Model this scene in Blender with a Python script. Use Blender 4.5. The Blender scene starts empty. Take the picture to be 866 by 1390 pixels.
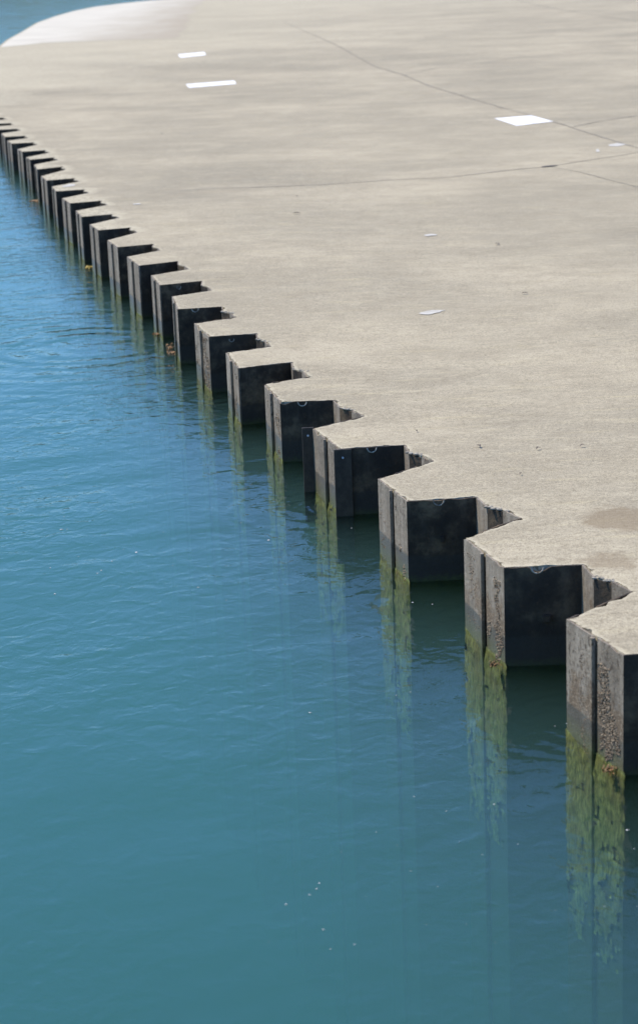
import bpy, bmesh, math, random
from mathutils import Vector, Matrix, noise
from mathutils.geometry import delaunay_2d_cdt
# plan of the quay from image pixels projected through the fitted camera, partly extrapolated, in metres (x to the right, y away from the viewer)
D = {"OL": [[1.997, 9.751], [1.519, 11.798], [1.041, 13.845], [0.493, 15.797], [-0.03, 17.875], [-0.504, 19.886], [-0.952, 21.509], [-1.38, 23.195], [-1.75, 25.009], [-2.13, 26.659], [-2.584, 28.286], [-3.017, 29.961], [-3.477, 31.901], [-3.908, 33.861], [-4.377, 35.915], [-4.818, 38.088], [-5.277, 40.134], [-5.73, 42.625], [-6.135, 44.408], [-6.599, 46.448], [-7.18, 48.917], [-7.64, 51.13], [-8.135, 53.475], [-8.587, 55.465], [-9.067, 57.504], [-9.567, 59.364], [-10.067, 61.224], [-10.567, 63.084]], "OR": [[2.243, 9.032], [1.765, 11.079], [1.251, 13.028], [0.688, 15.019], [0.204, 17.022], [-0.339, 19.033], [-0.792, 20.679], [-1.176, 22.385], [-1.629, 24.107], [-1.96, 25.853], [-2.354, 27.463], [-2.796, 29.206], [-3.264, 31.119], [-3.715, 32.934], [-4.136, 35.052], [-4.636, 37.191], [-5.05, 39.224], [-5.535, 41.57], [-5.96, 43.781], [-6.392, 45.757], [-6.958, 48.063], [-7.398, 50.037], [-7.893, 52.382], [-8.345, 54.372], [-8.825, 56.41], [-9.325, 58.27], [-9.825, 60.13], [-10.325, 61.99]], "IL": [[2.777, 9.025], [2.299, 11.072], [1.785, 13.021], [1.235, 15.036], [0.771, 17.063], [0.18, 19.014], [-0.235, 20.88], [-0.637, 22.473], [-1.091, 24.17], [-1.42, 26.067], [-1.831, 27.731], [-2.284, 29.389], [-2.778, 31.299], [-3.222, 33.131], [-3.609, 35.272], [-4.11, 37.327], [-4.528, 39.464], [-5.039, 41.932], [-5.475, 44.145], [-5.879, 45.942], [-6.424, 48.153], [-6.882, 50.111], [-7.377, 52.457], [-7.829, 54.447], [-8.309, 56.485], [-8.809, 58.345], [-9.309, 60.205], [-9.809, 62.065]], "IR": [[2.998, 8.325], [2.52, 10.372], [2.006, 12.321], [1.501, 14.34], [0.979, 16.364], [0.45, 18.292], [-0.05, 20.157], [-0.47, 21.762], [-0.907, 23.47], [-1.263, 25.321], [-1.65, 27.049], [-2.149, 28.76], [-2.625, 30.697], [-3.074, 32.615], [-3.438, 34.546], [-3.972, 36.648], [-4.376, 38.788], [-4.915, 41.25], [-5.322, 43.47], [-5.725, 45.266], [-6.265, 47.479], [-6.741, 49.433], [-7.236, 51.778], [-7.687, 53.768], [-8.167, 55.807], [-8.667, 57.667], [-9.167, 59.527], [-9.667, 61.387]], "Z": [0.11, 0.11, 0.05, 0, -0.06, -0.055, -0.04, 0, 0.03, 0.05, 0.08, 0.1, 0.1, 0.09, 0.07, 0.05, 0.04, 0.03, 0.02, 0.02, 0.01, 0.01, 0, 0, 0, 0, 0, 0], "edge": [[-15.518, 105.714], [-16.199, 113.302], [-16.984, 125.357], [-18.16, 141.9], [-18.605, 156.637], [-18.623, 169.848], [-17.986, 182.123], [-16.184, 191.939], [-14.239, 198.545], [-7.807, 207.729]], "J": {"a": [[-0.952, 123.799], [0.315, 107.991], [1.24, 96.568], [1.652, 90.981], [2.657, 74.017], [3.429, 68.225], [3.916, 62.326], [4.625, 57.185], [5.229, 52.813], [5.637, 50.447], [6.076, 47.417], [6.308, 45.35], [6.718, 42.188], [6.954, 40.665], [7.268, 38.369]], "b": [[-2.46, 36.195], [-1.85, 36.554], [-0.883, 36.684], [0.24, 36.881], [1.48, 37.287], [2.652, 37.36], [3.757, 38.101], [4.68, 38.549], [5.298, 39.135], [6.393, 40.14], [6.979, 40.809]], "c": [[3.429, 68.225], [4.773, 71.605], [6.146, 72.479], [7.669, 75.291], [9.285, 76.69], [11.36, 80.163], [14.236, 83.418]], "d": [[1.203, 125.189], [4.954, 135.016], [9.113, 143.026], [14.029, 151.653], [16.79, 158.667]], "e": [[16.093, 157.427], [15.92, 146.496], [15.939, 131.471], [16.338, 117.358], [17.248, 104.19], [17.857, 96.497]], "f": [[16.5, 118.516], [18.922, 124.042], [22.064, 129.376]], "g": [[6.244, 46.733], [6.999, 47.805], [7.79, 48.706], [8.623, 49.406]], "h": [[4.68, 38.549], [5.11, 37.34], [5.45, 35.868], [5.794, 34.604], [6.155, 33.102]]}, "M": {"big": [[4.698, 49.782], [5.656, 50.209], [5.969, 48.3], [5.003, 47.513]], "long": [[-3.872, 67.961], [-2.285, 68.902], [-2.158, 67.098], [-3.66, 65.998]], "short": [[-5.319, 88.713], [-4.226, 90.092], [-4.045, 87.094], [-5.057, 85.767]], "c1": [[1.725, 29.675], [1.832, 29.803], [1.927, 29.736], [1.887, 29.628], [1.772, 29.544]], "c2": [[1.252, 23.264], [1.438, 23.445], [1.604, 23.433], [1.514, 23.278], [1.368, 23.164]], "c3": [[-2.994, 34.507], [-2.884, 34.574], [-2.856, 34.362], [-2.956, 34.344]], "c4": [[-4.615, 38.03], [-4.507, 38.32], [-4.372, 38.249], [-4.397, 37.955], [-4.55, 37.827]], "c5": [[6.346, 42.182], [6.609, 42.481], [6.733, 42.182], [6.531, 41.78], [6.363, 41.883]], "c6": [[5.961, 41.227], [6.05, 41.425], [6.004, 40.901], [5.926, 40.78]], "pale": [[-15.518, 105.714], [-15.17, 103.81], [-13.415, 107.226], [-10.681, 106.938], [-7.96, 106.651], [-6.47, 106.159], [-6.266, 108.699], [-6.726, 114.029], [-6.61, 120.381], [-7.189, 126.992], [-6.91, 133.291], [-7.769, 143.241], [-7.577, 153.209], [-8.684, 168.702], [-8.407, 179.947], [-8.721, 202.861], [-7.807, 207.729]]}, "flecks": [[0.468, 12.554], [0.567, 12.603], [-0.114, 12.299], [0.493, 10.884], [0.954, 10.731], [0.252, 10.416], [0.363, 10.234], [0.713, 10.243], [0.825, 10.07], [1.035, 10.187], [0.42, 9.904], [-0.079, 9.8], [-0.094, 9.735], [0.049, 10.171], [0.168, 9.619], [0.554, 9.702], [1.29, 9.567], [1.145, 9.381], [-0.064, 9.27], [0.09, 9.096], [0.467, 9.277], [0.671, 9.264], [0.8, 9.058], [-0.031, 9.06], [1.402, 9.399], [1.665, 10.31], [1.666, 10.068], [1.57, 9.389], [0.858, 11.311], [0.67, 10.664], [1.539, 11.933], [1.455, 11.895], [-2.305, 17.346], [-2.284, 16.927], [-2.232, 16.931], [-1.675, 16.237], [-1.557, 16.134], [-1.835, 15.582], [-1.809, 15.659], [-1.366, 16.716], [-2.041, 16.073], [-2.243, 15.788], [-2.123, 15.077], [-1.743, 15.907], [-1.223, 15.713], [-0.986, 15.1], [-0.748, 14.744], [-0.439, 16.338], [-0.691, 16.909], [0.69, 14.507], [0.836, 14.444], [0.276, 16.608], [-0.343, 9.161], [-0.133, 9.668], [-0.258, 9.568]], "weed": [[1.177, 13.077], [1.691, 11.158], [-3.588, 32.357], [-2.062, 26.157], [-1.827, 25.192], [-5.676, 41.925], [-1.768, 24.841]], "leaf": [[-0.168, 32.415], [2.713, 28.516], [2.638, 24.288], [1.904, 16.606], [1.654, 15.698], [1.415, 16.82], [-3.451, 49.16], [-0.167, 34.994], [2.287, 16.621], [0.912, 17.547]], "stain": [[2.278, 14.179], [1.962, 13.089]], "cam": [0.2758872123255578, 0.04, 2700, 4.2]}
R = math.radians
sc = bpy.context.scene
col = sc.collection
WATER = -0.66
BOT = -6.3

# ------------------------------------------------------------------ helpers
def link(name, bm, mat, parent=None, smooth=False):
    me = bpy.data.meshes.new(name)
    bm.normal_update()
    bm.to_mesh(me); bm.free()
    if smooth:
        for p in me.polygons: p.use_smooth = True
    if mat: me.materials.append(mat)
    o = bpy.data.objects.new(name, me); col.objects.link(o)
    if parent is not None:
        o.parent = parent
        o.matrix_parent_inverse = parent.matrix_world.inverted()
    return o
def tag(o, label=None, cat=None, group=None, kind=None):
    if label: o['label'] = label
    if cat: o['category'] = cat
    if group: o['group'] = group
    if kind: o['kind'] = kind
    return o
def empty(name, loc):
    o = bpy.data.objects.new(name, None); col.objects.link(o)
    o.location = loc; o.empty_display_size = .2
    o.matrix_world = Matrix.Translation(loc)
    return o
def nd(nt, typ, **kw):
    n = nt.nodes.new(typ)
    for k, v in kw.items():
        if k.startswith('i_'): n.inputs[k[2:].replace('_', ' ')].default_value = v
        else: setattr(n, k, v)
    return n
class Mat:
    def __init__(s, name):
        s.m = bpy.data.materials.new(name); s.m.use_nodes = True
        s.nt = s.m.node_tree; s.nt.nodes.clear()
        s.out = nd(s.nt, 'ShaderNodeOutputMaterial')
        s.co = nd(s.nt, 'ShaderNodeNewGeometry').outputs['Position']
    def l(s, a, b): s.nt.links.new(a, b)
    def scaled(s, v, co=None):
        n = nd(s.nt, 'ShaderNodeVectorMath', operation='MULTIPLY'); s.l(co or s.co, n.inputs[0]); n.inputs[1].default_value = v
        return n.outputs[0]
    def noise(s, scale, detail=4, rough=.55, co=None, dist=0):
        n = nd(s.nt, 'ShaderNodeTexNoise'); s.l(co or s.co, n.inputs['Vector'])
        n.inputs['Scale'].default_value = scale; n.inputs['Detail'].default_value = detail
        n.inputs['Roughness'].default_value = rough; n.inputs['Distortion'].default_value = dist
        return n.outputs['Fac']
    def ramp(s, fac, stops, interp='LINEAR'):
        n = nd(s.nt, 'ShaderNodeValToRGB'); s.l(fac, n.inputs[0]); cr = n.color_ramp; cr.interpolation = interp
        while len(cr.elements) < len(stops): cr.elements.new(.5)
        for e, (p, c) in zip(cr.elements, stops):
            e.position = p; e.color = (c, c, c, 1) if isinstance(c, (int, float)) else (*c, 1)
        return n.outputs[0]
    def mix(s, fac, a, b, mode='MIX'):
        n = nd(s.nt, 'ShaderNodeMix', data_type='RGBA', blend_type=mode)
        for sock, v in ((n.inputs[0], fac), (n.inputs[6], a), (n.inputs[7], b)):
            if isinstance(v, bpy.types.NodeSocket): s.l(v, sock)
            elif isinstance(v, (int, float)): sock.default_value = v
            else: sock.default_value = (*v, 1)
        return n.outputs[2]
    def math(s, op, a, b=0, c=None):
        n = nd(s.nt, 'ShaderNodeMath', operation=op)
        for i, v in enumerate((a, b, c)):
            if v is None: continue
            if isinstance(v, bpy.types.NodeSocket): s.l(v, n.inputs[i])
            else: n.inputs[i].default_value = v
        return n.outputs[0]
    def mrange(s, v, a, b, c=0, d=1):
        n = nd(s.nt, 'ShaderNodeMapRange'); s.l(v, n.inputs[0])
        for i, x in enumerate((a, b, c, d)): n.inputs[i+1].default_value = x
        return n.outputs[0]
    def sep(s):
        n = nd(s.nt, 'ShaderNodeSeparateXYZ'); s.l(s.co, n.inputs[0]); return n.outputs
    def bump(s, h, dist, strength=1, normal=None):
        n = nd(s.nt, 'ShaderNodeBump'); s.l(h, n.inputs['Height']); n.inputs['Distance'].default_value = dist
        n.inputs['Strength'].default_value = strength
        if normal: s.l(normal, n.inputs['Normal'])
        return n.outputs[0]
    def bsdf(s, color, rough=.8, metal=0, normal=None, spec=.5):
        n = nd(s.nt, 'ShaderNodeBsdfPrincipled')
        if isinstance(color, bpy.types.NodeSocket): s.l(color, n.inputs['Base Color'])
        else: n.inputs['Base Color'].default_value = (*color, 1)
        if isinstance(rough, bpy.types.NodeSocket): s.l(rough, n.inputs['Roughness'])
        else: n.inputs['Roughness'].default_value = rough
        n.inputs['Metallic'].default_value = metal
        n.inputs['Specular IOR Level'].default_value = spec
        if normal: s.l(normal, n.inputs['Normal'])
        s.l(n.outputs[0], s.out.inputs['Surface'])
        return n

# ------------------------------------------------------------------ materials
def concrete(name, tint=1.0):
    m = Mat(name)
    big = m.noise(.22, 5, .6); mid = m.noise(1.7, 5, .65); fine = m.noise(28, 5, .75); grit = m.noise(95, 3, .7)
    streak = m.noise(1.0, 6, .7, co=m.scaled((.7, 1.2, 1)))
    def k(r_, g_, b_): return (r_*tint*1.03, g_*tint*.96, b_*tint*.755)
    c = m.ramp(m.math('ADD', m.math('MULTIPLY', big, .6), m.math('MULTIPLY', m.noise(.07, 3, .5), .4)), [(.40, k(.33, .315, .285)), (.5, k(.44, .415, .37)), (.59, k(.57, .535, .475))])
    c = m.mix(m.mrange(mid, .38, .62, 0, .5), c, k(.385, .355, .305))
    c = m.mix(m.mrange(streak, .50, .68, 0, .5), c, k(.31, .285, .24))
    c = m.mix(m.mrange(streak, .48, .32, 0, .5), c, k(.60, .565, .49))
    yel = m.noise(2.3, 4, .7, co=m.scaled((.5, 2.2, 1)))
    ms = m.noise(7, 5, .7, co=m.scaled((.7, 1.6, 1)))
    c = m.mix(m.mrange(ms, .54, .66, 0, .4), c, k(.27, .245, .205))
    c = m.mix(m.mrange(ms, .46, .34, 0, .45), c, k(.64, .61, .54))
    c = m.mix(m.mrange(yel, .56, .7, 0, .45), c, k(.60, .56, .43))
    c = m.mix(m.mrange(fine, .52, .64, 0, .7), c, k(.25, .225, .185))
    c = m.mix(m.mrange(fine, .46, .36, 0, .4), c, k(.64, .61, .54))
    c = m.mix(m.mrange(grit, .54, .64, 0, .5), c, k(.70, .67, .6))
    c = m.mix(m.mrange(grit, .46, .37, 0, .7), c, k(.17, .155, .13))
    # rust-brown water stains near the corner of the quay
    for (sx, sy), rad, amt in zip(D['stain'], (.42, .26), (.62, .5)):
        v = nd(m.nt, 'ShaderNodeVectorMath', operation='DISTANCE'); m.l(m.co, v.inputs[0]); v.inputs[1].default_value = (sx, sy, .06)
        q = m.math('ADD', v.outputs['Value'], m.math('MULTIPLY', m.math('SUBTRACT', m.noise(4, 4, .7), .5), .9))
        c = m.mix(m.mrange(q, rad, rad*.55, 0, amt), c, (.17, .128, .075))
    at = nd(m.nt, 'ShaderNodeAttribute', attribute_name='lip')
    chip = m.noise(16, 5, .7)
    lip = m.math('MULTIPLY', m.mrange(m.math('ADD', at.outputs['Fac'], m.math('MULTIPLY', m.math('SUBTRACT', m.noise(5, 4, .7), .5), .9)), .62, .95), .6)
    c = m.mix(lip, c, k(.66, .635, .57))
    lipn = m.math('MULTIPLY', m.mrange(at.outputs['Fac'], .70, .97), m.mrange(chip, .53, .60, 0, .85))
    c = m.mix(lipn, c, k(.15, .13, .10))
    h = m.math('ADD', m.math('MULTIPLY', fine, .6), m.math('MULTIPLY', grit, .4))
    b = m.bump(h, .012, .8)
    m.bsdf(c, .9, normal=b, spec=.25)
    return m.m
M_CON = concrete('quay_concrete', .66)

def pale_concrete():
    m = Mat('pale_concrete')
    st = m.noise(.9, 5, .65, co=m.scaled((.25, 1.2, 1)))
    c = m.ramp(st, [(.35, (.40, .37, .295)), (.6, (.50, .465, .375))])
    fx = m.mrange(m.math('ADD', m.sep()[0], m.math('MULTIPLY', m.math('SUBTRACT', m.noise(.35, 4, .7, co=m.scaled((1, .35, 1))), .5), 7.0)), -14.5, -7.2)
    c = m.mix(fx, c, (.305, .262, .185))
    m.bsdf(c, .85, spec=.25)
    return m.m
M_PALE = pale_concrete()

def steel(name, growth=1.0):
    m = Mat(name)
    z = m.sep()[2]
    n1 = m.noise(3, 5, .6); n2 = m.noise(22, 5, .7); n3 = m.noise(60, 3, .7)
    runs = m.noise(9, 4, .6, co=m.scaled((1, 1, .12)))
    c = m.ramp(n1, [(.3, (.15, .125, .09)), (.7, (.275, .232, .172))])
    c = m.mix(m.mrange(runs, .5, .72, 0, .7), c, (.38, .335, .265))
    c = m.mix(m.mrange(runs, .46, .3, 0, .65), c, (.13, .11, .085))
    c = m.mix(m.mrange(n2, .56, .68, 0, .75*growth), c, (.115, .078, .048))   # rust pits
    c = m.mix(m.mrange(n2, .42, .33, 0, .6), c, (.42, .37, .29))          # lime and old barnacle scars
    pn = m.noise(34, 4, .7, co=m.scaled((1, 1, .55))); pm = m.noise(1.1, 3, .6)
    c = m.mix(m.math('MULTIPLY', m.mrange(pn, .54, .60), m.mrange(pm, .44, .56, .15, .9)), c, (.045, .03, .018))
    gp = m.noise(2.6, 6, .75, co=m.scaled((1, 1, .6)))
    low = m.mrange(z, -.05, -.35, -.10, .06)
    gm = m.mrange(m.math('ADD', gp, low), .50, .57)
    near = m.mrange(m.sep()[1], 15.5, 13.5)
    gm = m.math('MULTIPLY', gm, m.mrange(near, 0, 1, .25, .8))
    c = m.mix(gm, c, m.ramp(n3, [(.35, (.05, .03, .015)), (.55, (.15, .1, .055)), (.68, (.40, .33, .23))]))
    # tide band just above the water: wet, darker steel
    wz = m.math('ADD', z, m.math('MULTIPLY', m.math('SUBTRACT', n1, .5), .05))
    wet = m.mrange(wz, -.435, -.455)
    c = m.mix(m.math('MULTIPLY', wet, .72), c, (.062, .055, .042))
    # algae at and below the water
    alg = m.mrange(m.math('ADD', z, m.math('MULTIPLY', m.math('SUBTRACT', n2, .5), .14)), -.50, -.74)
    green = m.ramp(n2, [(.3, (.04, .042, .014)), (.5, (.10, .11, .032)), (.7, (.19, .20, .065))])
    deep = m.mrange(m.math('ADD', z, m.math('MULTIPLY', m.math('SUBTRACT', n1, .5), .5)), -1.05, -1.75)
    c = m.mix(alg, c, m.mix(deep, green, (.030, .038, .022)))
    oi = nd(m.nt, 'ShaderNodeObjectInfo')
    c = m.mix(m.mrange(oi.outputs['Random'], 0, 1, 0, .55), c, m.mix(.55, c, (.10, .075, .05)))
    rough = m.math('SUBTRACT', .72, m.math('MULTIPLY', wet, .35))
    h = m.math('ADD', m.math('MULTIPLY', n2, .7), m.math('MULTIPLY', n3, .3))
    m.bsdf(c, rough, 0, m.bump(h, .012, .8), .3)
    return m.m
M_STEEL = steel('weathered_steel')

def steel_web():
    m = Mat('shaded_steel')  # darker copy of the pile steel, shade of viewer-facing sides put into its colour
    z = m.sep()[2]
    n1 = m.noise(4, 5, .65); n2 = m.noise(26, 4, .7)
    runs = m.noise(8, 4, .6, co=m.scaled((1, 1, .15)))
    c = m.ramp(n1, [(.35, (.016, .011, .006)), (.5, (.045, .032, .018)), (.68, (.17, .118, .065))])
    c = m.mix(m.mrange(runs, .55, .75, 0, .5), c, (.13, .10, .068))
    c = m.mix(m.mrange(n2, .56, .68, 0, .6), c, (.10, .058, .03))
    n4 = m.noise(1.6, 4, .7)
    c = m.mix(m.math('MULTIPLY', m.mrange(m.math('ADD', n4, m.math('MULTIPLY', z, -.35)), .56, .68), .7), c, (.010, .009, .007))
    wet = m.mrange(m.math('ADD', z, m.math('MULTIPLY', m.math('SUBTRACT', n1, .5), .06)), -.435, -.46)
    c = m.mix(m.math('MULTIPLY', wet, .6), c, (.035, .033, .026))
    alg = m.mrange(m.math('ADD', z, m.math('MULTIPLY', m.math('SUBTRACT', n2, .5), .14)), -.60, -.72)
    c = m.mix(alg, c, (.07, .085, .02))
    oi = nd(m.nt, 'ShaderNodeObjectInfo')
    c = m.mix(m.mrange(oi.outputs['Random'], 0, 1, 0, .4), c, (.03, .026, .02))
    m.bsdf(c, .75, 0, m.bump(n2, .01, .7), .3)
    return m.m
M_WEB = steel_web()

def simple(name, c1, c2, scale, rough, metal=0, bump=.004, spec=.4):
    m = Mat(name); n = m.noise(scale, 4, .6)
    m.bsdf(m.ramp(n, [(.35, c1), (.65, c2)]), rough, metal, m.bump(n, bump), spec)
    return m.m
M_CRUST = simple('barnacle_shell', (.05, .03, .015), (.36, .29, .2), 55, .85, bump=.01)
M_CRUMB = simple('crumbled_concrete', (.16, .145, .11), (.38, .35, .28), 30, .95)
M_RIM = simple('worn_steel_rim', (.12, .105, .08), (.46, .42, .34), 26, .7)
M_PLATE = simple('dark_plate_steel', (.022, .017, .011), (.05, .038, .025), 12, .6)
M_BOLT = simple('bright_bolt', (.5, .5, .5), (.7, .7, .68), 30, .5)
M_JOINT = simple('joint_dirt', (.12, .105, .08), (.235, .21, .155), 3, .95)
M_PAINT = simple('white_road_paint', (.74, .75, .74), (.86, .87, .86), 4, .7)
def road_paint():
    m = Mat('white_road_paint')
    a = m.noise(3, 4, .7); b = m.noise(40, 4, .7)
    c = m.ramp(a, [(.35, (.60, .59, .56)), (.65, (.78, .78, .76))])
    c = m.mix(m.mrange(b, .60, .68, 0, .7), c, (.32, .29, .23))
    m.bsdf(c, .75, normal=m.bump(b, .006, .7), spec=.3); return m.m
M_PAINT = road_paint()
M_DULL = simple('worn_road_paint', (.33, .31, .26), (.48, .46, .40), 9, .8)
M_FOAM = simple('white_foam', (.40, .40, .38), (.6, .6, .57), 30, .7)
M_WEED = simple('brown_weed', (.09, .05, .02), (.26, .15, .06), 40, .6)
M_WEEDY = simple('yellow_weed', (.25, .18, .03), (.38, .29, .06), 40, .6)
def algae():
    m = Mat('green_algae')
    strands = m.noise(60, 4, .7, co=m.scaled((1, 1, .22))); blot = m.noise(5, 4, .65)
    c = m.ramp(strands, [(.36, (.03, .038, .012)), (.5, (.105, .125, .035)), (.64, (.20, .22, .075))])
    c = m.mix(m.mrange(blot, .42, .62, 0, .6), c, (.085, .075, .025))
    m.bsdf(c, .85, normal=m.bump(strands, .012, .8), spec=.2)
    return m.m
M_ALGAE = algae()
M_LEAF = simple('dry_leaf_skin', (.06, .05, .04), (.13, .105, .08), 30, .8)

def water_mat():
    m = Mat('sea_water')
    # wavelets: long soft swell plus small chop that comes and goes in patches
    rot = nd(m.nt, 'ShaderNodeVectorRotate', rotation_type='Z_AXIS'); m.l(m.co, rot.inputs['Vector']); rot.inputs['Angle'].default_value = R(-28); rc = rot.outputs[0]
    swell = m.noise(.9, 2, .45, co=m.scaled((.6, 1.05, 1), rc), dist=.4)
    chop = m.noise(5.0, 3, .5, co=m.scaled((.9, 1.0, 1), rc), dist=.6)
    tiny = m.noise(17.0, 2, .5, co=m.scaled((1.1, .9, 1), rc))
    patch = m.mrange(m.noise(.30, 3, .5), .40, .60, .45, 1.0)
    far = m.mrange(m.sep()[1], 11, 19, 1.0, 1.75)
    amp = m.math('MULTIPLY', patch, far)
    h = m.math('ADD', m.math('MULTIPLY', swell, .045),
               m.math('MULTIPLY', amp, m.math('ADD', m.math('MULTIPLY', chop, .015), m.math('MULTIPLY', tiny, .0025))))
    v = nd(m.nt, 'ShaderNodeVectorMath', operation='DISTANCE'); m.l(m.co, v.inputs[0]); v.inputs[1].default_value = (-2.9, 25.6, WATER)
    dd = m.math('ADD', v.outputs['Value'], m.math('MULTIPLY', m.noise(.9, 2, .5), .5))
    ring = m.math('MULTIPLY', m.math('SINE', m.math('MULTIPLY', dd, 15.0)), m.math('MULTIPLY', m.mrange(dd, 4.5, .8, 0, 1), m.mrange(m.noise(.8, 3, .6), .42, .6)))
    h = m.math('ADD', h, m.math('MULTIPLY', ring, .0075))
    for cx, cy, k_, r_, a_ in ((1.62, 12.0, 34, 1.1, .0042), (.05, 17.3, 28, 1.6, .0050), (.62, 14.6, 30, 1.2, .0038), (-1.1, 22.2, 24, 2.0, .005)):
        v = nd(m.nt, 'ShaderNodeVectorMath', operation='DISTANCE'); m.l(m.co, v.inputs[0]); v.inputs[1].default_value = (cx, cy, WATER)
        dd = m.math('ADD', v.outputs['Value'], m.math('MULTIPLY', m.noise(2.0, 2, .5), .35))
        ring = m.math('MULTIPLY', m.math('SINE', m.math('MULTIPLY', dd, k_)), m.math('MULTIPLY', m.mrange(dd, r_, r_*.3, 0, 1), m.mrange(m.noise(2.2, 3, .6), .40, .58)))
        h = m.math('ADD', h, m.math('MULTIPLY', ring, a_))
    b = m.bump(h, 1.0, 1.0)
    fr = nd(m.nt, 'ShaderNodeFresnel'); fr.inputs['IOR'].default_value = 1.333; m.l(b, fr.inputs['Normal'])
    gl = nd(m.nt, 'ShaderNodeBsdfGlossy'); gl.inputs['Roughness'].default_value = .02; m.l(b, gl.inputs['Normal'])
    tr = nd(m.nt, 'ShaderNodeBsdfTransparent')
    mx = nd(m.nt, 'ShaderNodeMixShader')
    m.l(fr.outputs[0], mx.inputs[0]); m.l(tr.outputs[0], mx.inputs[1]); m.l(gl.outputs[0], mx.inputs[2])
    m.l(mx.outputs[0], m.out.inputs['Surface'])
    s_ = nd(m.nt, 'ShaderNodeVolumeScatter'); s_.inputs["Color"].default_value = (.115, .215, .235, 1); s_.inputs["Density"].default_value = .45
    s_.inputs['Anisotropy'].default_value = .2
    a_ = nd(m.nt, 'ShaderNodeVolumeAbsorption'); a_.inputs['Color'].default_value = (.22, .71, .72, 1); a_.inputs['Density'].default_value = .37
    ad = nd(m.nt, 'ShaderNodeAddShader'); m.l(s_.outputs[0], ad.inputs[0]); m.l(a_.outputs[0], ad.inputs[1])
    m.l(ad.outputs[0], m.out.inputs['Volume'])
    return m.m
M_WATER = water_mat()

# ------------------------------------------------------------------ deck levels
PZ = [(Vector(((a[0]+b[0])/2, (a[1]+b[1])/2)), z) for a, b, z in zip(D['OL'], D['IL'], D['Z'])]
def ztop(x, y):
    p = Vector((x, y)); sw = sz = 0; md = 1e9
    for q, z in PZ:
        d = (p-q).length; md = min(md, d)
        w = math.exp(-(d/1.3)**2) + 1e-12; sw += w; sz += w*z
    f = 1 if md < 1.6 else math.exp(-((md-1.6)/2.2)**2)
    return (sz/sw)*f

# ------------------------------------------------------------------ quay outline
N = len(D['OL'])
V2 = lambda p: Vector((p[0], p[1]))
S1, S2 = (.44, -.065), (.63, -.002)
def steps(i):
    a, b = V2(D['IL'][i]), V2(D['IR'][i]); u = (b-a); L = u.length; u = u/L; v = Vector((-u.y, u.x))
    return a + u*L*S1[0] + v*S1[1], a + u*L*S2[0] + v*S2[1]
# chain from near to far: IR_i, S2, S1, IL, OR, OL, IR_(i+1) ...
chain = []
for i in range(N):
    s1, s2 = steps(i)
    chain += [V2(D['IR'][i]), s2, s1, V2(D['IL'][i]), V2(D['OR'][i]), V2(D['OL'][i])]
def offset(path, d):
    """shift an open path sideways, to its right when walking near to far (inland)"""
    out = []
    for i, p in enumerate(path):
        ns = []
        if i > 0: e = (p-path[i-1]).normalized(); ns.append(Vector((e.y, -e.x)))
        if i < len(path)-1: e = (path[i+1]-p).normalized(); ns.append(Vector((e.y, -e.x)))
        n = sum(ns, Vector((0, 0))); n = n.normalized() if n.length > 1e-6 else ns[0]
        c = max(.35, n.dot(ns[0])); out.append(p + n*(d/c))
    return out
T = .014
# --- deck
rng = random.Random(4)

inner = offset(chain, T + .0015)
near_end = inner[0] + Vector((.0, -.6))
outline = [Vector((60, -14)), Vector((6.2, -14)), Vector((3.5, 6.4)), near_end]
for i in range(len(inner)-1):
    a, b = inner[i], inner[i+1]
    L = (b-a).length; step = .035 if a.y < 24 else .25
    k = max(1, int(L/step)); e = (b-a).normalized(); n = Vector((e.y, -e.x))
    for j in range(k):
        p = a.lerp(b, j/k)
        if j and a.y < 24:
            q = noise.noise(Vector((p.x*8, p.y*8, 3))) + .5*noise.noise(Vector((p.x*23, p.y*23, 3)))
            p = p + n*max(0, q)*.045
        outline.append(p)
outline.append(inner[-1])
outline += [Vector((-12.3, 72)), Vector((-14.4, 90))] + [V2(p) for p in D['edge']] + [Vector((4, 218)), Vector((60, 250)), Vector((160, 250)), Vector((160, -14))]
pts = list(outline); edges = [(i, (i+1) % len(outline)) for i in range(len(outline))]
bb = [p for p in pts]
wall_line = [((V2(a)+V2(b))/2) for a, b in zip(D['IL'], D['IR'])]
for d_, st_ in ((.10, .12), (.25, .25)):      # rings of points that follow the edge
    ring_ = offset(inner, d_)
    for a, b in zip(ring_, ring_[1:]):
        if a.y > 30: break
        k = max(1, int((b-a).length/st_))
        for j in range(k): pts.append(a.lerp(b, j/k))
y = 5.0
while y < 60:
    st = .45 if y < 30 else .9
    # x where the wall runs at this depth
    w = min(wall_line, key=lambda q: abs(q.y-y)).x
    x = w + .55
    s = st
    while x < 60:
        pts.append(Vector((x+rng.uniform(-.05, .05), y+rng.uniform(-.05, .05)))); x += s; s *= 1.12
    y += st
res = delaunay_2d_cdt(pts, edges, [], 1, 1e-5)
vs, _, fs = res[0], res[1], res[2]
bm = bmesh.new()
no = len(outline); lay = bm.verts.layers.float.new('lip')
top = [bm.verts.new((v.x, v.y, ztop(v.x, v.y) + .004*noise.noise(Vector((v.x*1.1, v.y*1.1, 0))))) for v in vs]
orig = res[3]
for i_, v in enumerate(top): v[lay] = 1.0 if any(k_ < no for k_ in orig[i_]) else 0.0
for f in fs:
    try: bm.faces.new([top[i] for i in f])
    except ValueError: pass
bmesh.ops.recalc_face_normals(bm, faces=bm.faces)
if sum(f.normal.z for f in bm.faces) < 0: bmesh.ops.reverse_faces(bm, faces=bm.faces)
be = [e for e in bm.edges if e.is_boundary]
r = bmesh.ops.extrude_edge_only(bm, edges=be)
for v in r['geom']:
    if isinstance(v, bmesh.types.BMVert): v.co.z = BOT
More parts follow.
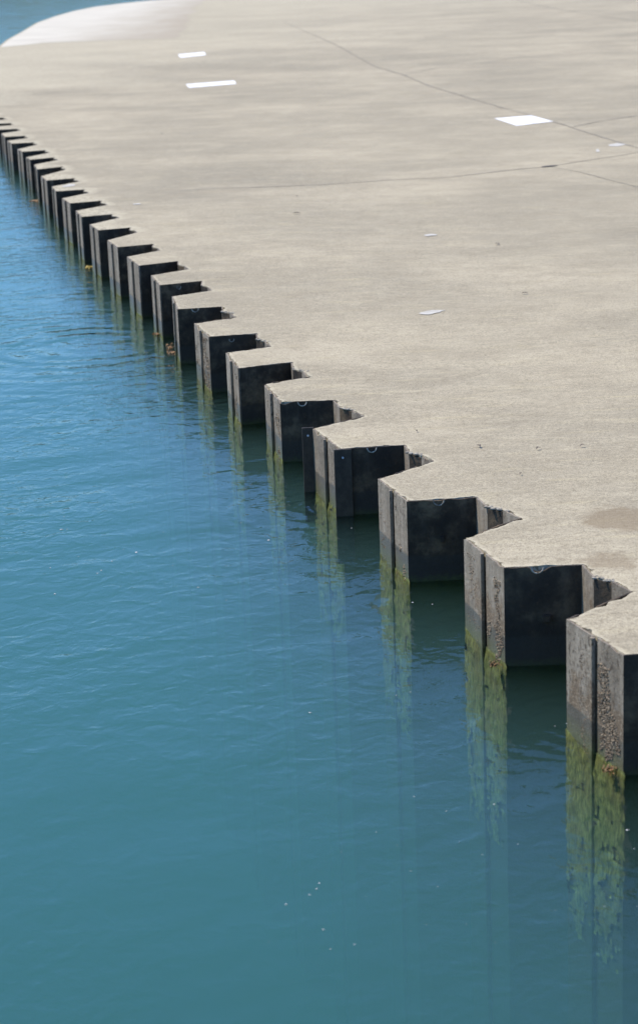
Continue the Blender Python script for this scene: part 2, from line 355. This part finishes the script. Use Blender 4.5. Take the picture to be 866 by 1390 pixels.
bmesh.ops.recalc_face_normals(bm, faces=bm.faces)
deck = link('quay_deck', bm, M_CON); tag(deck, kind='structure')

# --- sheet piles
def plate(bm, path, thick=T, z0=BOT, zt=None, zoff=.0, zstep=None):
    """a thin standing plate along a plan path, its top rim following the deck"""
    fine = path[0].y < 24
    P = []
    for i in range(len(path)-1):
        k = max(1, int((path[i+1]-path[i]).length/(.025 if fine else .3)))
        for j in range(k): P.append((path[i].lerp(path[i+1], j/k)))
    P.append(path[-1])
    Q = offset(P, thick)
    def zz(p):
        q = ztop(p.x, p.y) + zoff if zt is None else zt
        if fine: q += .006*noise.noise(Vector((p.x*14, p.y*14, 7))) + .004*noise.noise(Vector((p.x*37, p.y*37, 7))) - max(0, noise.noise(Vector((p.x*5, p.y*5, 1)))-.22)*.07
        return q
    rows = []
    for p, q in zip(P, Q):
        t = zz(p)
        rows.append((bm.verts.new((p.x, p.y, z0)), bm.verts.new((p.x, p.y, t)), bm.verts.new((q.x, q.y, t)), bm.verts.new((q.x, q.y, z0))))
    for a, b in zip(rows, rows[1:]):
        for k in range(3): bm.faces.new((a[k], b[k], b[k+1], a[k+1]))
    for a in (rows[0], rows[-1]): bm.faces.new(a)
def mk(name, paths, mat, parent, **kw):
    bm = bmesh.new()
    for p in paths: plate(bm, p, **kw)
    bmesh.ops.recalc_face_normals(bm, faces=bm.faces)
    return link(name, bm, mat, parent)
def box_bar(bm, c, u, half_u, half_v, z0, z1):
    """upright bar, plan centre c, half sizes along u and across it"""
    v = Vector((-u.y, u.x))
    vs = []
    for z in (z0, z1):
        for a, b in ((-1, -1), (1, -1), (1, 1), (-1, 1)):
            p = c + u*a*half_u + v*b*half_v; vs.append(bm.verts.new((p.x, p.y, z)))
    for f in ((0,1,2,3), (4,5,6,7), (0,1,5,4), (1,2,6,5), (2,3,7,6), (3,0,4,7)): bm.faces.new([vs[k] for k in f])

labels = [
 "sheet pile block next below the right frame edge",
 "largest sheet pile block at the right edge, thick brown barnacle crust on its water side",
 "second sheet pile block from the right edge, small ledge on its dark face",
 "third sheet pile block from the right edge, hole atop its dark face",
 "sheet pile block with two dark bolted plates sticking out at its corners",
 "sheet pile block just beyond the one with bolted plates, ragged inner corner",
 "second sheet pile block beyond the bolted plates, streaky narrow water side",
 "third sheet pile block beyond the bolted plates, heavily pitted water side",
 "fourth sheet pile block beyond the bolted plates, orange weed floating at its foot",
 "sheet pile block just beyond the orange weed, open groove down its water side",
 "second sheet pile block beyond the orange weed, clean double-ribbed water side",
 "third sheet pile block beyond the orange weed, narrow with pale scuffs on its top",
 "fourth sheet pile block beyond the orange weed, yellow weed beside its foot",
 "fifth sheet pile block beyond the orange weed, slim and dark",
 "sheet pile block just nearer than the one topped by a white splash",
 "sheet pile block with a white splash on its top",
]
far_words = ['first', 'second', 'third', 'fourth', 'fifth', 'sixth', 'seventh', 'eighth', 'ninth', 'tenth', 'eleventh', 'twelfth']
GROUP = 'steel sheet piles along the quay edge'
def crust(bm, a, b, dens, z_lo, z_hi, seed, prof):
    """barnacles: many little broken cones standing out of a plate between plan points a and b"""
    rg = random.Random(seed); L = (b-a).length; e = (b-a)/L; n = Vector((-e.y, e.x))  # n points to the water
    k = int(dens*L*(z_hi-z_lo)); made = 0
    while made < k:
        s = rg.random(); z = rg.uniform(z_lo, z_hi)
        t = (z-z_lo)/(z_hi-z_lo)
        q = noise.noise(Vector((s*L*7+seed, z*5, seed))) + .5*noise.noise(Vector((s*L*20, z*16, seed)))
        if q < prof(s, t): made += .35; continue
        made += 1
        p = a + e*s*L; rad = rg.uniform(.003, .009); h = rg.uniform(.003, .010)
        m_ = rg.choice((5, 6)); ph = rg.random()*6
        base = []; tip = []
        for j in range(m_):
            an = ph + j*math.tau/m_; rr = rad*rg.uniform(.75, 1.2)
            for lst, sc_, hh in ((base, 1, -.002), (tip, .45, h*rg.uniform(.7, 1.1))):
                c = p + e*(math.cos(an)*rr*sc_) + n*hh
                lst.append(bm.verts.new((c.x, c.y, z + math.sin(an)*rr*sc_*1.2)))
        for j in range(m_): bm.faces.new((base[j], base[(j+1) % m_], tip[(j+1) % m_], tip[j]))
        c = p + n*(h*.4); cv = bm.verts.new((c.x, c.y, z))
        for j in range(m_): bm.faces.new((tip[j], tip[(j+1) % m_], cv))

holes = {1: .5, 2: .43, 3: .46, 4: .5, 5: .42, 7: .48, 8: .4, 9: .45}
for i in range(N):
    s1, s2 = steps(i)
    IR, IL, OR_, OL = (V2(D[k][i]) for k in ('IR', 'IL', 'OR', 'OL'))
    name = 'sheet_pile'
    t = empty(name, Vector((OR_.x, OR_.y, BOT)))
    if i < len(labels): lab = labels[i]
    elif i < 25: lab = '%s sheet pile block beyond the one topped by a white splash' % far_words[i-16]
    else: lab = 'far sheet pile block beyond the left frame edge'
    tag(t, lab, 'sheet pile', GROUP)
    fl = (OL-OR_); L = fl.length; u = fl/L; out_n = Vector((-u.y, u.x))
    m1 = OR_ + u*(L*.44); m2 = OR_ + u*(L*.50)
    # two halves of the outer flange with the joint gap between, the far half bent slightly proud
    mk('flange', [[OR_ + u*.001, m1]], M_STEEL, t)
    mk('flange', [[m2 + out_n*.010, OL - u*.001 + out_n*.0]], M_STEEL, t)
    bm = bmesh.new()
    zc = ztop(m1.x, m1.y) - .004
    box_bar(bm, m2 + out_n*.012 - u*.004, u, .016, .013, BOT, zc)
    box_bar(bm, m1 - out_n*.030 + u*.018, u, .034, .008, BOT, zc - .012)
    bmesh.ops.bevel(bm, geom=[e for e in bm.edges if abs(e.verts[0].co.z-e.verts[1].co.z) > .5], offset=.005, segments=2, affect='EDGES')
    bmesh.ops.recalc_face_normals(bm, faces=bm.faces)
    link('interlock', bm, M_STEEL, t)
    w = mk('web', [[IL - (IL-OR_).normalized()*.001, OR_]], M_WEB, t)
    mk('inner_flange', [[s1, IL]], M_STEEL, t)
    mk('inner_flange', [[IR, s2]], M_STEEL, t)
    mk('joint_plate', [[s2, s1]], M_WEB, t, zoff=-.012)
    if i < 9:            # broken concrete crumbs caught on top of the joint
        rr = random.Random(i+5); bm = bmesh.new()
        for j in range(16):
            q = s1.lerp(s2, rr.uniform(-.2, 1.1)) + Vector((rr.uniform(.0, .06), rr.uniform(-.03, .03)))
            g = bmesh.ops.create_icosphere(bm, subdivisions=1, radius=rr.uniform(.006, .018))
            zt0 = ztop(q.x, q.y)
            for v in g['verts']:
                v.co = Vector((v.co.x*1.3, v.co.y, v.co.z*.6))*(1+.5*noise.noise(v.co*90)) + Vector((q.x, q.y, zt0 + .0))
        link('concrete_crumb', bm, M_CRUMB, t)['kind'] = 'stuff'
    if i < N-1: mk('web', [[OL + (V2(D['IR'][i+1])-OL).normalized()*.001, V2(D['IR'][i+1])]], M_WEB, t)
    # lifting hole at the top of the web: worn bright lower half of a ring
    if i in holes:
        wv = (IL-OR_); c = OR_ + wv*holes[i]; wd = wv.normalized(); wn = Vector((wd.y, -wd.x))
        if wn.y > 0: wn = -wn
        zt = ztop(c.x, c.y) - (.004 if i not in (7, 9) else .05)
        bm = bmesh.new(); ro = .042 if i in (2, 3, 4, 5, 8) else .026
        K = 14; rings = []
        a0, a1 = (math.pi, math.tau) if i not in (7, 9) else (math.pi*.9, math.tau*1.05)
        for j in range(K+1):
            an = a0 + (a1-a0)*j/K; cx = Vector((c.x, c.y, zt)) + Vector((wd.x, wd.y, 0))*math.cos(an)*ro + Vector((0, 0, 1))*math.sin(an)*ro
            rad = (Vector((wd.x, wd.y, 0))*math.cos(an) + Vector((0, 0, 1))*math.sin(an))
            nn = Vector((wn.x, wn.y, 0))
            tr = .0055 + .004*noise.noise(Vector((j*.7, i, 0)))
            rings.append([bm.verts.new(cx + rad*tr*math.cos(q) + nn*(.003+tr*.6*math.sin(q))) for q in [k*math.tau/6 for k in range(6)]])
        for a, b in zip(rings, rings[1:]):
            for k in range(6): bm.faces.new((a[k], a[(k+1) % 6], b[(k+1) % 6], b[k]))
        bmesh.ops.recalc_face_normals(bm, faces=bm.faces)
        link('lifting_hole', bm, M_RIM, w, smooth=True)
    if i in (2, 3):      # small bolt ledge on the web
        wv = (IL-OR_); c = OR_ + wv*(.54 if i == 2 else .5); wd = wv.normalized(); wn = Vector((wd.y, -wd.x))
        if wn.y > 0: wn = -wn
        bm = bmesh.new(); box_bar(bm, c + wn*.022, wd, .03 if i == 2 else .016, .02, -.335, -.285)
        bmesh.ops.bevel(bm, geom=bm.edges[:], offset=.006, segments=2, affect='EDGES')
        bmesh.ops.recalc_face_normals(bm, faces=bm.faces)
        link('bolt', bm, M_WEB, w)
    if i == 4:           # the two bolted plates
        d = (OR_ - IL).normalized()            # pointing out over the water
        for k, (base, a, b, up) in enumerate(((OL, -.01, .098, 0), (OR_, -.10, .055, -.01))):
            bm = bmesh.new(); nrm = Vector((d.y, -d.x)); nrm = nrm if nrm.y < 0 else -nrm
            c = base + d*(a+b)/2 + nrm*(.0 if k == 0 else .024)
            zt = ztop(c.x, c.y) + .012 + up
            box_bar(bm, c, d, (b-a)/2, .008, -.95 if k == 0 else -1.1, zt)
            bmesh.ops.bevel(bm, geom=bm.edges[:], offset=.002, segments=1, affect='EDGES')
            bmesh.ops.recalc_face_normals(bm, faces=bm.faces)
            pl = link('corner_plate', bm, M_PLATE, t)
            bm = bmesh.new(); bmesh.ops.create_cone(bm, cap_ends=True, segments=6, radius1=.011, radius2=.009, depth=.012,
                matrix=Matrix.Translation((c.x+nrm.x*.012, c.y+nrm.y*.012, zt-.075)) @ Vector((nrm.x, nrm.y, 0)).to_track_quat('Z', 'Y').to_matrix().to_4x4())
            link('bolt', bm, M_BOLT, pl)
    if i in (0, 1, 2, 3, 5, 6, 7):
        cfg = {0: 2600, 1: 5200, 2: 2000, 3: 1100, 5: 1500, 6: 900, 7: 3000}[i]
        bm = bmesh.new()
        zt = ztop(OR_.x, OR_.y)
        lo = -.74
        if i in (0, 1):
            crust(bm, OR_ + u*.03, m1 - u*.01, cfg*1.9, lo, zt-.15, 11+i, lambda s, t_: (-.28 + abs(s-.6)*1.25))
            crust(bm, m2 + u*.02, OL - u*.02, cfg*1.7, lo, zt-.12, 31+i, lambda s, t_: (-.42 + s*1.0 + t_*.1))
        elif i == 2:
            crust(bm, OR_ + u*.03, m1 - u*.01, cfg*2, lo, zt-.12, 11+i, lambda s, t_: (-.05 + abs(s-.45)*1.2))
            crust(bm, m2 + u*.02, OL - u*.02, cfg, lo, zt-.05, 31+i, lambda s, t_: (.12 + (s-.3)*.35))
        elif i == 7:
            crust(bm, OR_ + u*.03, OL - u*.05, cfg, lo, zt-.04, 11+i, lambda s, t_: -.02)
        else:
            crust(bm, OR_ + u*.03, m1 - u*.01, cfg*1.2, lo, zt-.10, 11+i, lambda s, t_: (-.02 + abs(s-.4)*.9))
            crust(bm, m2 + u*.02, OL - u*.05, cfg*.6, lo, zt-.10, 31+i, lambda s, t_: .1)
        bmesh.ops.recalc_face_normals(bm, faces=bm.faces)
        o = link('barnacle_crust', bm, M_CRUST, t); o['kind'] = 'stuff'
    if i < 16:           # soft algae coat on the submerged flange
        rw = random.Random(70+i); bm = bmesh.new(); nu = 26; nv = 60; rows = []
        zt_, zb = -.64, -1.95 + rw.uniform(-.15, .1)
        for a_ in range(nv+1):
            z = zt_ + (zb-zt_)*a_/nv + (.025*noise.noise(Vector((i, 2, 5))) if a_ == 0 else 0); row = []; ft = a_/nv
            jl = .030*noise.noise(Vector((i*5, z*11, 1))) + .020*noise.noise(Vector((i*5, z*37, 2)))
            jr = .030*noise.noise(Vector((i*5, z*11, 8))) + .020*noise.noise(Vector((i*5, z*37, 9)))
            taper = max(0, ft-.55)*.35
            for b_ in range(nu+1):
                s_ = -.012 + jr + taper*L*.6 + (L + .024 + jl - jr - taper*L)*b_/nu
                d_ = .010 + .014*abs(noise.noise(Vector((s_*9+i, z*5, 3)))) + .011*noise.noise(Vector((s_*42, z*16, i)))
                if b_ in (0, nu): d_ = -.002
                if a_ == 0: d_ = -.004
                d_ = d_*min(1, a_/5)
                # frayed holes
                p = OR_ + u*s_ + out_n*d_; row.append(bm.verts.new((p.x, p.y, z + .012*noise.noise(Vector((s_*20, z*9, 4))))))
            rows.append(row)
        for a_ in range(nv):
            for b_ in range(nu):
                sm = (b_+.5)/nu; zz_ = zt_ + (zb-zt_)*(a_+.5)/nv
                if noise.noise(Vector((sm*L*8+i*3, zz_*7, 6))) + .5*noise.noise(Vector((sm*L*25, zz_*25, 6))) > .50 - max(0, a_/nv-.4)*.95: continue
                bm.faces.new((rows[a_][b_], rows[a_][b_+1], rows[a_+1][b_+1], rows[a_+1][b_]))
        bmesh.ops.recalc_face_normals(bm, faces=bm.faces)
        link('algae_coat', bm, M_ALGAE, t, smooth=True)

# ------------------------------------------------------------------ pale far apron
def sheet(name, poly, z, mat):
    bm = bmesh.new()
    vs_ = [bm.verts.new((p[0], p[1], z + ztop(p[0], p[1]))) for p in poly]
    f = bm.faces.new(vs_)
    if f.normal.z < 0: f.normal_flip()
    bm.normal_update()
    if f.normal.z < 0: f.normal_flip()
    bmesh.ops.triangulate(bm, faces=bm.faces)
    return link(name, bm, mat)
pl = [V2(p) for p in D['M']['pale']]
right_side = pl[1:]                                     # ragged inner border
rag = []
for a, b in zip(right_side, right_side[1:]):
    k = max(1, int((b-a).length/1.5))
    for j in range(k):
        p = a.lerp(b, j/k); q = noise.noise_vector(Vector((p.x*.8, p.y*.25, 5)))
        rag.append(Vector((p.x + (q.x*.5 if 0 < j else 0), p.y + (q.y*1.0 if 0 < j else 0))))
edge = [V2(p) for p in D['edge']]
edge_in = [Vector((p.x+.12, p.y-.05)) for p in edge]
poly = rag + list(reversed(edge_in))
tag(sheet('concrete_apron', poly, .0048, M_PALE), kind='structure')

# ------------------------------------------------------------------ joints in the deck
def strip(name, pts_, width, z, mat, seed):
    P = [V2(p) for p in pts_]; Q = []
    for a, b in zip(P, P[1:]):
        k = max(1, int((b-a).length/.16))
        for j in range(k): Q.append(a.lerp(b, j/k))
    Q.append(P[-1]); bm = bmesh.new(); prev = None
    for i, p in enumerate(Q):
        e = (Q[min(i+1, len(Q)-1)] - Q[max(i-1, 0)]).normalized(); n = Vector((e.y, -e.x))
        wob = noise.noise(Vector((p.x*1.6, p.y*1.6, seed)))*.018
        wd = width*(.55 + .9*max(0, noise.noise(Vector((p.x*.7, p.y*.7, seed+9)))+.35))*(1 + .5*noise.noise(Vector((p.x*6, p.y*6, seed))))
        wd = max(.0, wd)
        zz = z + ztop(p.x, p.y)
        a_ = p + n*(wob+wd); b_ = p + n*(wob-wd)
        cur = (bm.verts.new((a_.x, a_.y, zz)), bm.verts.new((b_.x, b_.y, zz)))
        if prev: bm.faces.new((prev[0], cur[0], cur[1], prev[1]))
        prev = cur
    bmesh.ops.recalc_face_normals(bm, faces=bm.faces)
    for f in bm.faces:
        if f.normal.z < 0: f.normal_flip()
    return tag(link(name, bm, mat), kind='structure')
for k, wdt in dict(a=.026, b=.019, c=.018, d=.035, e=.040, f=.035, g=.024, h=.009).items():
    strip('pavement_joint', D['J'][k], wdt, .0055, M_JOINT, ord(k))
sp = V2(D['J']['b'][7])      # the spalled, open part of the joint
bm = bmesh.new(); ring = []
for j in range(16):
    an = j*math.tau/16; rr = 1 + .3*noise.noise(Vector((j, 0, 2)))
    ring.append(bm.verts.new((sp.x + math.cos(an)*.17*rr, sp.y + math.sin(an)*.10*rr + math.cos(an)*.09, .009)))
bm.faces.new(ring); tag(link('pavement_joint', bm, simple('open_joint', (.02, .02, .018), (.05, .045, .04), 6, .95)), kind='structure')

# ------------------------------------------------------------------ white marks on the deck
def mark(poly, label, group=None, wear=False):
    P = [V2(p) for p in poly]; Q = []
    for i, a in enumerate(P):
        b = P[(i+1) % len(P)]; k = 7
        for j in range(k):
            p = a.lerp(b, j/k)
            if wear: q = noise.noise_vector(Vector((p.x*9, p.y*9, 1))); p = p + Vector((q.x, q.y))*.03
            Q.append(p)
    bm = bmesh.new()
    f = bm.faces.new([bm.verts.new((p.x, p.y, .007 + ztop(p.x, p.y))) for p in Q]); bm.normal_update()
    if f.normal.z < 0: f.normal_flip()
    o = link('painted_mark', bm, M_DULL if wear else M_PAINT)
    tag(o, label, 'painted mark', group)
    return o
G = 'white painted marks on the concrete deck'
mark(D['M']['big'], 'large white square painted beside the diagonal joint at upper right', G)
mark(D['M']['long'], 'long white painted bar, nearer of the two bars at upper left', G)
mark(D['M']['short'], 'short white painted bar close to the pale far concrete', G)
G2 = 'small white paint splashes on the deck'
mark(D['M']['c1'], 'small white fleck of paint in the middle of the deck, farther of two', G2, True)
mark(D['M']['c2'], 'thin worn white smear on the mid deck, nearer of two', G2, True)
mark(D['M']['c3'], 'tiny white paint spot left of the long curved crack start', G2, True)
mark(D['M']['c4'], 'white splash on the top of a far sheet pile block', G2, True)
mark(D['M']['c5'], 'pale chip of paint just above the curved joint near the right edge', G2, True)
mark(D['M']['c6'], 'pale dot beside the paint chip near the right edge', G2, True)

# ------------------------------------------------------------------ small things
def blob(bm, c, rx, ry, rz, seed, rot=0):
    g = bmesh.ops.create_icosphere(bm, subdivisions=2, radius=1)
    m_ = Matrix.Rotation(rot, 3, 'Z')
    for v in g['verts']:
        q = noise.noise(v.co*1.9 + Vector((seed, 0, 0)))*.45 + 1
        p = m_ @ Vector((v.co.x*rx*q, v.co.y*ry*q, v.co.z*rz*q)); v.co = p + c
rg = random.Random(9)
for k, (x, y) in enumerate(D['flecks']):
    bm = bmesh.new(); s = rg.choice((.0018, .0022, .0028, .0034, .005))*(.7 if y < 9.9 else 1 if y < 13 else 1.6)
    blob(bm, Vector((0, 0, 0)), s*rg.uniform(1, 1.8), s, s*.5, k, rg.random()*3)
    if rg.random() < .4: blob(bm, Vector((s*2, s*rg.uniform(-1, 1), 0)), s*.5, s*.5, s*.3, k+50)
    o = link('foam_fleck', bm, M_FOAM, smooth=True); o.location = (x, y, WATER+.002)
    tag(o, 'tiny white fleck of foam floating on the open water', 'foam fleck', 'white flecks floating on the water')
weedlab = ['brown weed tuft floating at the foot of the second block from the right edge',
 'orange brown weed lump floating at the foot of the barnacled largest block',
 'yellow weed lump floating between two far blocks',
 'brown weed scrap at the left end of the drifting orange debris',
 'orange weed strand drifting between two middle blocks',
 'small pinkish weed scrap floating at the foot of a far block',
 'rusty orange weed lump at the near end of the drifting debris']
for k, (x, y) in enumerate(D['weed']):
    bm = bmesh.new(); s = (.03, .035, .07, .05, .05, .10, .06)[k]
    for j in range(26):
        a_ = rg.random()*6.28; r_ = s*rg.random()
        c = Vector((math.cos(a_)*r_*1.3, math.sin(a_)*r_*1.3 + (rg.uniform(-.3, .3) if k == 4 else 0), rg.uniform(-.01, .012)))
        # crumpled blade
        L_ = s*rg.uniform(.5, 1.1); w_ = s*.16; th = rg.random()*6.28; prev = None
        for q in range(5):
            tt = q/4; p = c + Vector((math.cos(th)*L_*(tt-.5), math.sin(th)*L_*(tt-.5), .012*math.sin(tt*5+j)))
            ww = w_*math.sin(math.pi*(.12+.76*tt)); nx = Vector((-math.sin(th), math.cos(th), rg.uniform(-.4, .4)))
            cur = (bm.verts.new(p+nx*ww), bm.verts.new(p-nx*ww), )
            if prev: bm.faces.new((prev[0], cur[0], cur[1], prev[1]))
            prev = cur; th += rg.uniform(-.4, .4)
    blob(bm, Vector((0, 0, 0)), s*.8, s*.55, s*.22, k)
    o = link('seaweed_clump', bm, M_WEEDY if k == 2 else M_WEED); o.location = (x, y, WATER+.004)
    tag(o, weedlab[k], 'seaweed', 'weed scraps floating along the piles')
leaflab = ['curled dark leaf on the mid deck, below the long crack', 'dry leaf on the right half of the mid deck', 'small dark leaf on the deck near the picture centre right',
 'thin dark twig scrap on the near deck, farthest right of its group', 'dark leaf crumb on the near deck just above the third block', 'thin dark scrap on the near deck, left of the group',
 'dark leaf speck on the far left deck', 'faint dark speck just below the long crack', 'curled scrap on the near deck close to the right edge', 'small dark crumb behind the ragged inner corner']
for k, (x, y) in enumerate(D['leaf']):
    bm = bmesh.new(); s = (.07, .05, .045, .03, .02, .035, .07, .035, .03, .02)[k]
    n_ = 8; th = rg.random()*3; mid = []; lf = []; rt = []
    for q in range(n_+1):
        tt = q/n_; w_ = s*.38*math.sin(math.pi*tt)**.8 + .0005; zc = .012*math.sin(tt*math.pi)
        mid.append(bm.verts.new(((tt-.5)*2*s, 0, zc))); lf.append(bm.verts.new(((tt-.5)*2*s, w_, zc+.5*w_))); rt.append(bm.verts.new(((tt-.5)*2*s, -w_, zc+.35*w_)))
    for q in range(n_):
        bm.faces.new((mid[q], mid[q+1], lf[q+1], lf[q])); bm.faces.new((rt[q], rt[q+1], mid[q+1], mid[q]))
    o = link('dry_leaf', bm, M_LEAF, smooth=True); o.location = (x, y, ztop(x, y)+.012); o.rotation_euler.z = th
    tag(o, leaflab[k], 'leaf', 'dry leaves and scraps on the deck')

# ------------------------------------------------------------------ water, bed, far shore
def block(name, x0, x1, y0, y1, z0, z1, mat):
    bm = bmesh.new(); bmesh.ops.create_cube(bm, size=1)
    for v in bm.verts: v.co = Vector(((x0+x1)/2 + v.co.x*(x1-x0), (y0+y1)/2 + v.co.y*(y1-y0), (z0+z1)/2 + v.co.z*(z1-z0)))
    return link(name, bm, mat)
wt = block('water', -1500, 1500, -300, 2600, -9, WATER, M_WATER); tag(wt, kind='structure')
bed = block('seabed', -1490, 1490, -290, 2590, -8.6, -6.5, simple('silt', (.05, .06, .045), (.08, .09, .07), .6, .95)); tag(bed, kind='structure')
bm = bmesh.new(); NX = 120; rows = []
for j in range(9):
    row = []
    for i in range(NX+1):
        an = R(-62 + 124*i/NX); rad = 520 + j*34
        h = (0, .3, .62, .85, 1, 1.02, .9, .6, 0)[j]*(26 + 16*noise.noise(Vector((i*.09, 3, 0))) + 6*noise.noise(Vector((i*.4, j*.5, 0))))
        row.append(bm.verts.new((math.sin(an)*rad, math.cos(an)*rad, WATER - 1 + h)))
    rows.append(row)
for a, b in zip(rows, rows[1:]):
    for i in range(NX): bm.faces.new((a[i], a[i+1], b[i+1], b[i]))
bmesh.ops.recalc_face_normals(bm, faces=bm.faces)
hills = link('hills', bm, simple('wooded_hill', (.035, .055, .022), (.075, .10, .045), .05, .95), smooth=True); tag(hills, kind='structure')

# ------------------------------------------------------------------ light
sun_to = Vector((-.46, .14, .86)).normalized()
elev = math.asin(sun_to.z); az = math.atan2(sun_to.x, sun_to.y)
w = bpy.data.worlds.new('World'); sc.world = w; w.use_nodes = True
nt = w.node_tree; bg = nt.nodes['Background']
sky = nt.nodes.new('ShaderNodeTexSky'); sky.sky_type = 'NISHITA'; sky.sun_disc = False
sky.sun_elevation = elev; sky.sun_rotation = az % math.tau; sky.air_density = 1.0; sky.dust_density = .0; sky.ozone_density = 4.0
tn = nt.nodes.new('ShaderNodeMix'); tn.data_type = 'RGBA'; tn.blend_type = 'MULTIPLY'; tn.inputs[0].default_value = 1
nt.links.new(sky.outputs[0], tn.inputs[6]); tn.inputs[7].default_value = (.74, .94, 1.27, 1)
nt.links.new(tn.outputs[2], bg.inputs[0]); bg.inputs[1].default_value = .13
L_ = bpy.data.lights.new('sun', 'SUN'); L_.energy = 4.5; L_.angle = R(.55); L_.color = (1, .93, .83)
lo = bpy.data.objects.new('sun', L_); col.objects.link(lo)
lo.rotation_euler = (-sun_to).to_track_quat('-Z', 'Y').to_euler(); lo.location = (-20, 10, 50)

# ------------------------------------------------------------------ camera
th, roll, f, H = D['cam']
cam = bpy.data.cameras.new('camera'); co = bpy.data.objects.new('camera', cam); col.objects.link(co)
cam.sensor_fit = 'VERTICAL'; cam.sensor_height = 36; cam.lens = 36*f/1390
cam.clip_start = .1; cam.clip_end = 6000
co.matrix_world = Matrix.Translation((0, 0, H)) @ Matrix.Rotation(math.pi/2 - th, 4, 'X') @ Matrix.Rotation(-roll, 4, 'Z')
cam.dof.use_dof = True; cam.dof.focus_distance = 17.5; cam.dof.aperture_fstop = 2.4
sc.camera = co

sc.view_settings.view_transform = 'Standard'; sc.view_settings.look = 'None'
sc.view_settings.exposure = .55; sc.view_settings.gamma = 1
sc.cycles.use_denoising = True
sc.cycles.volume_bounces = 1
sc.cycles.max_bounces = 8; sc.cycles.transparent_max_bounces = 12
sc.cycles.caustics_reflective = False; sc.cycles.caustics_refractive = False
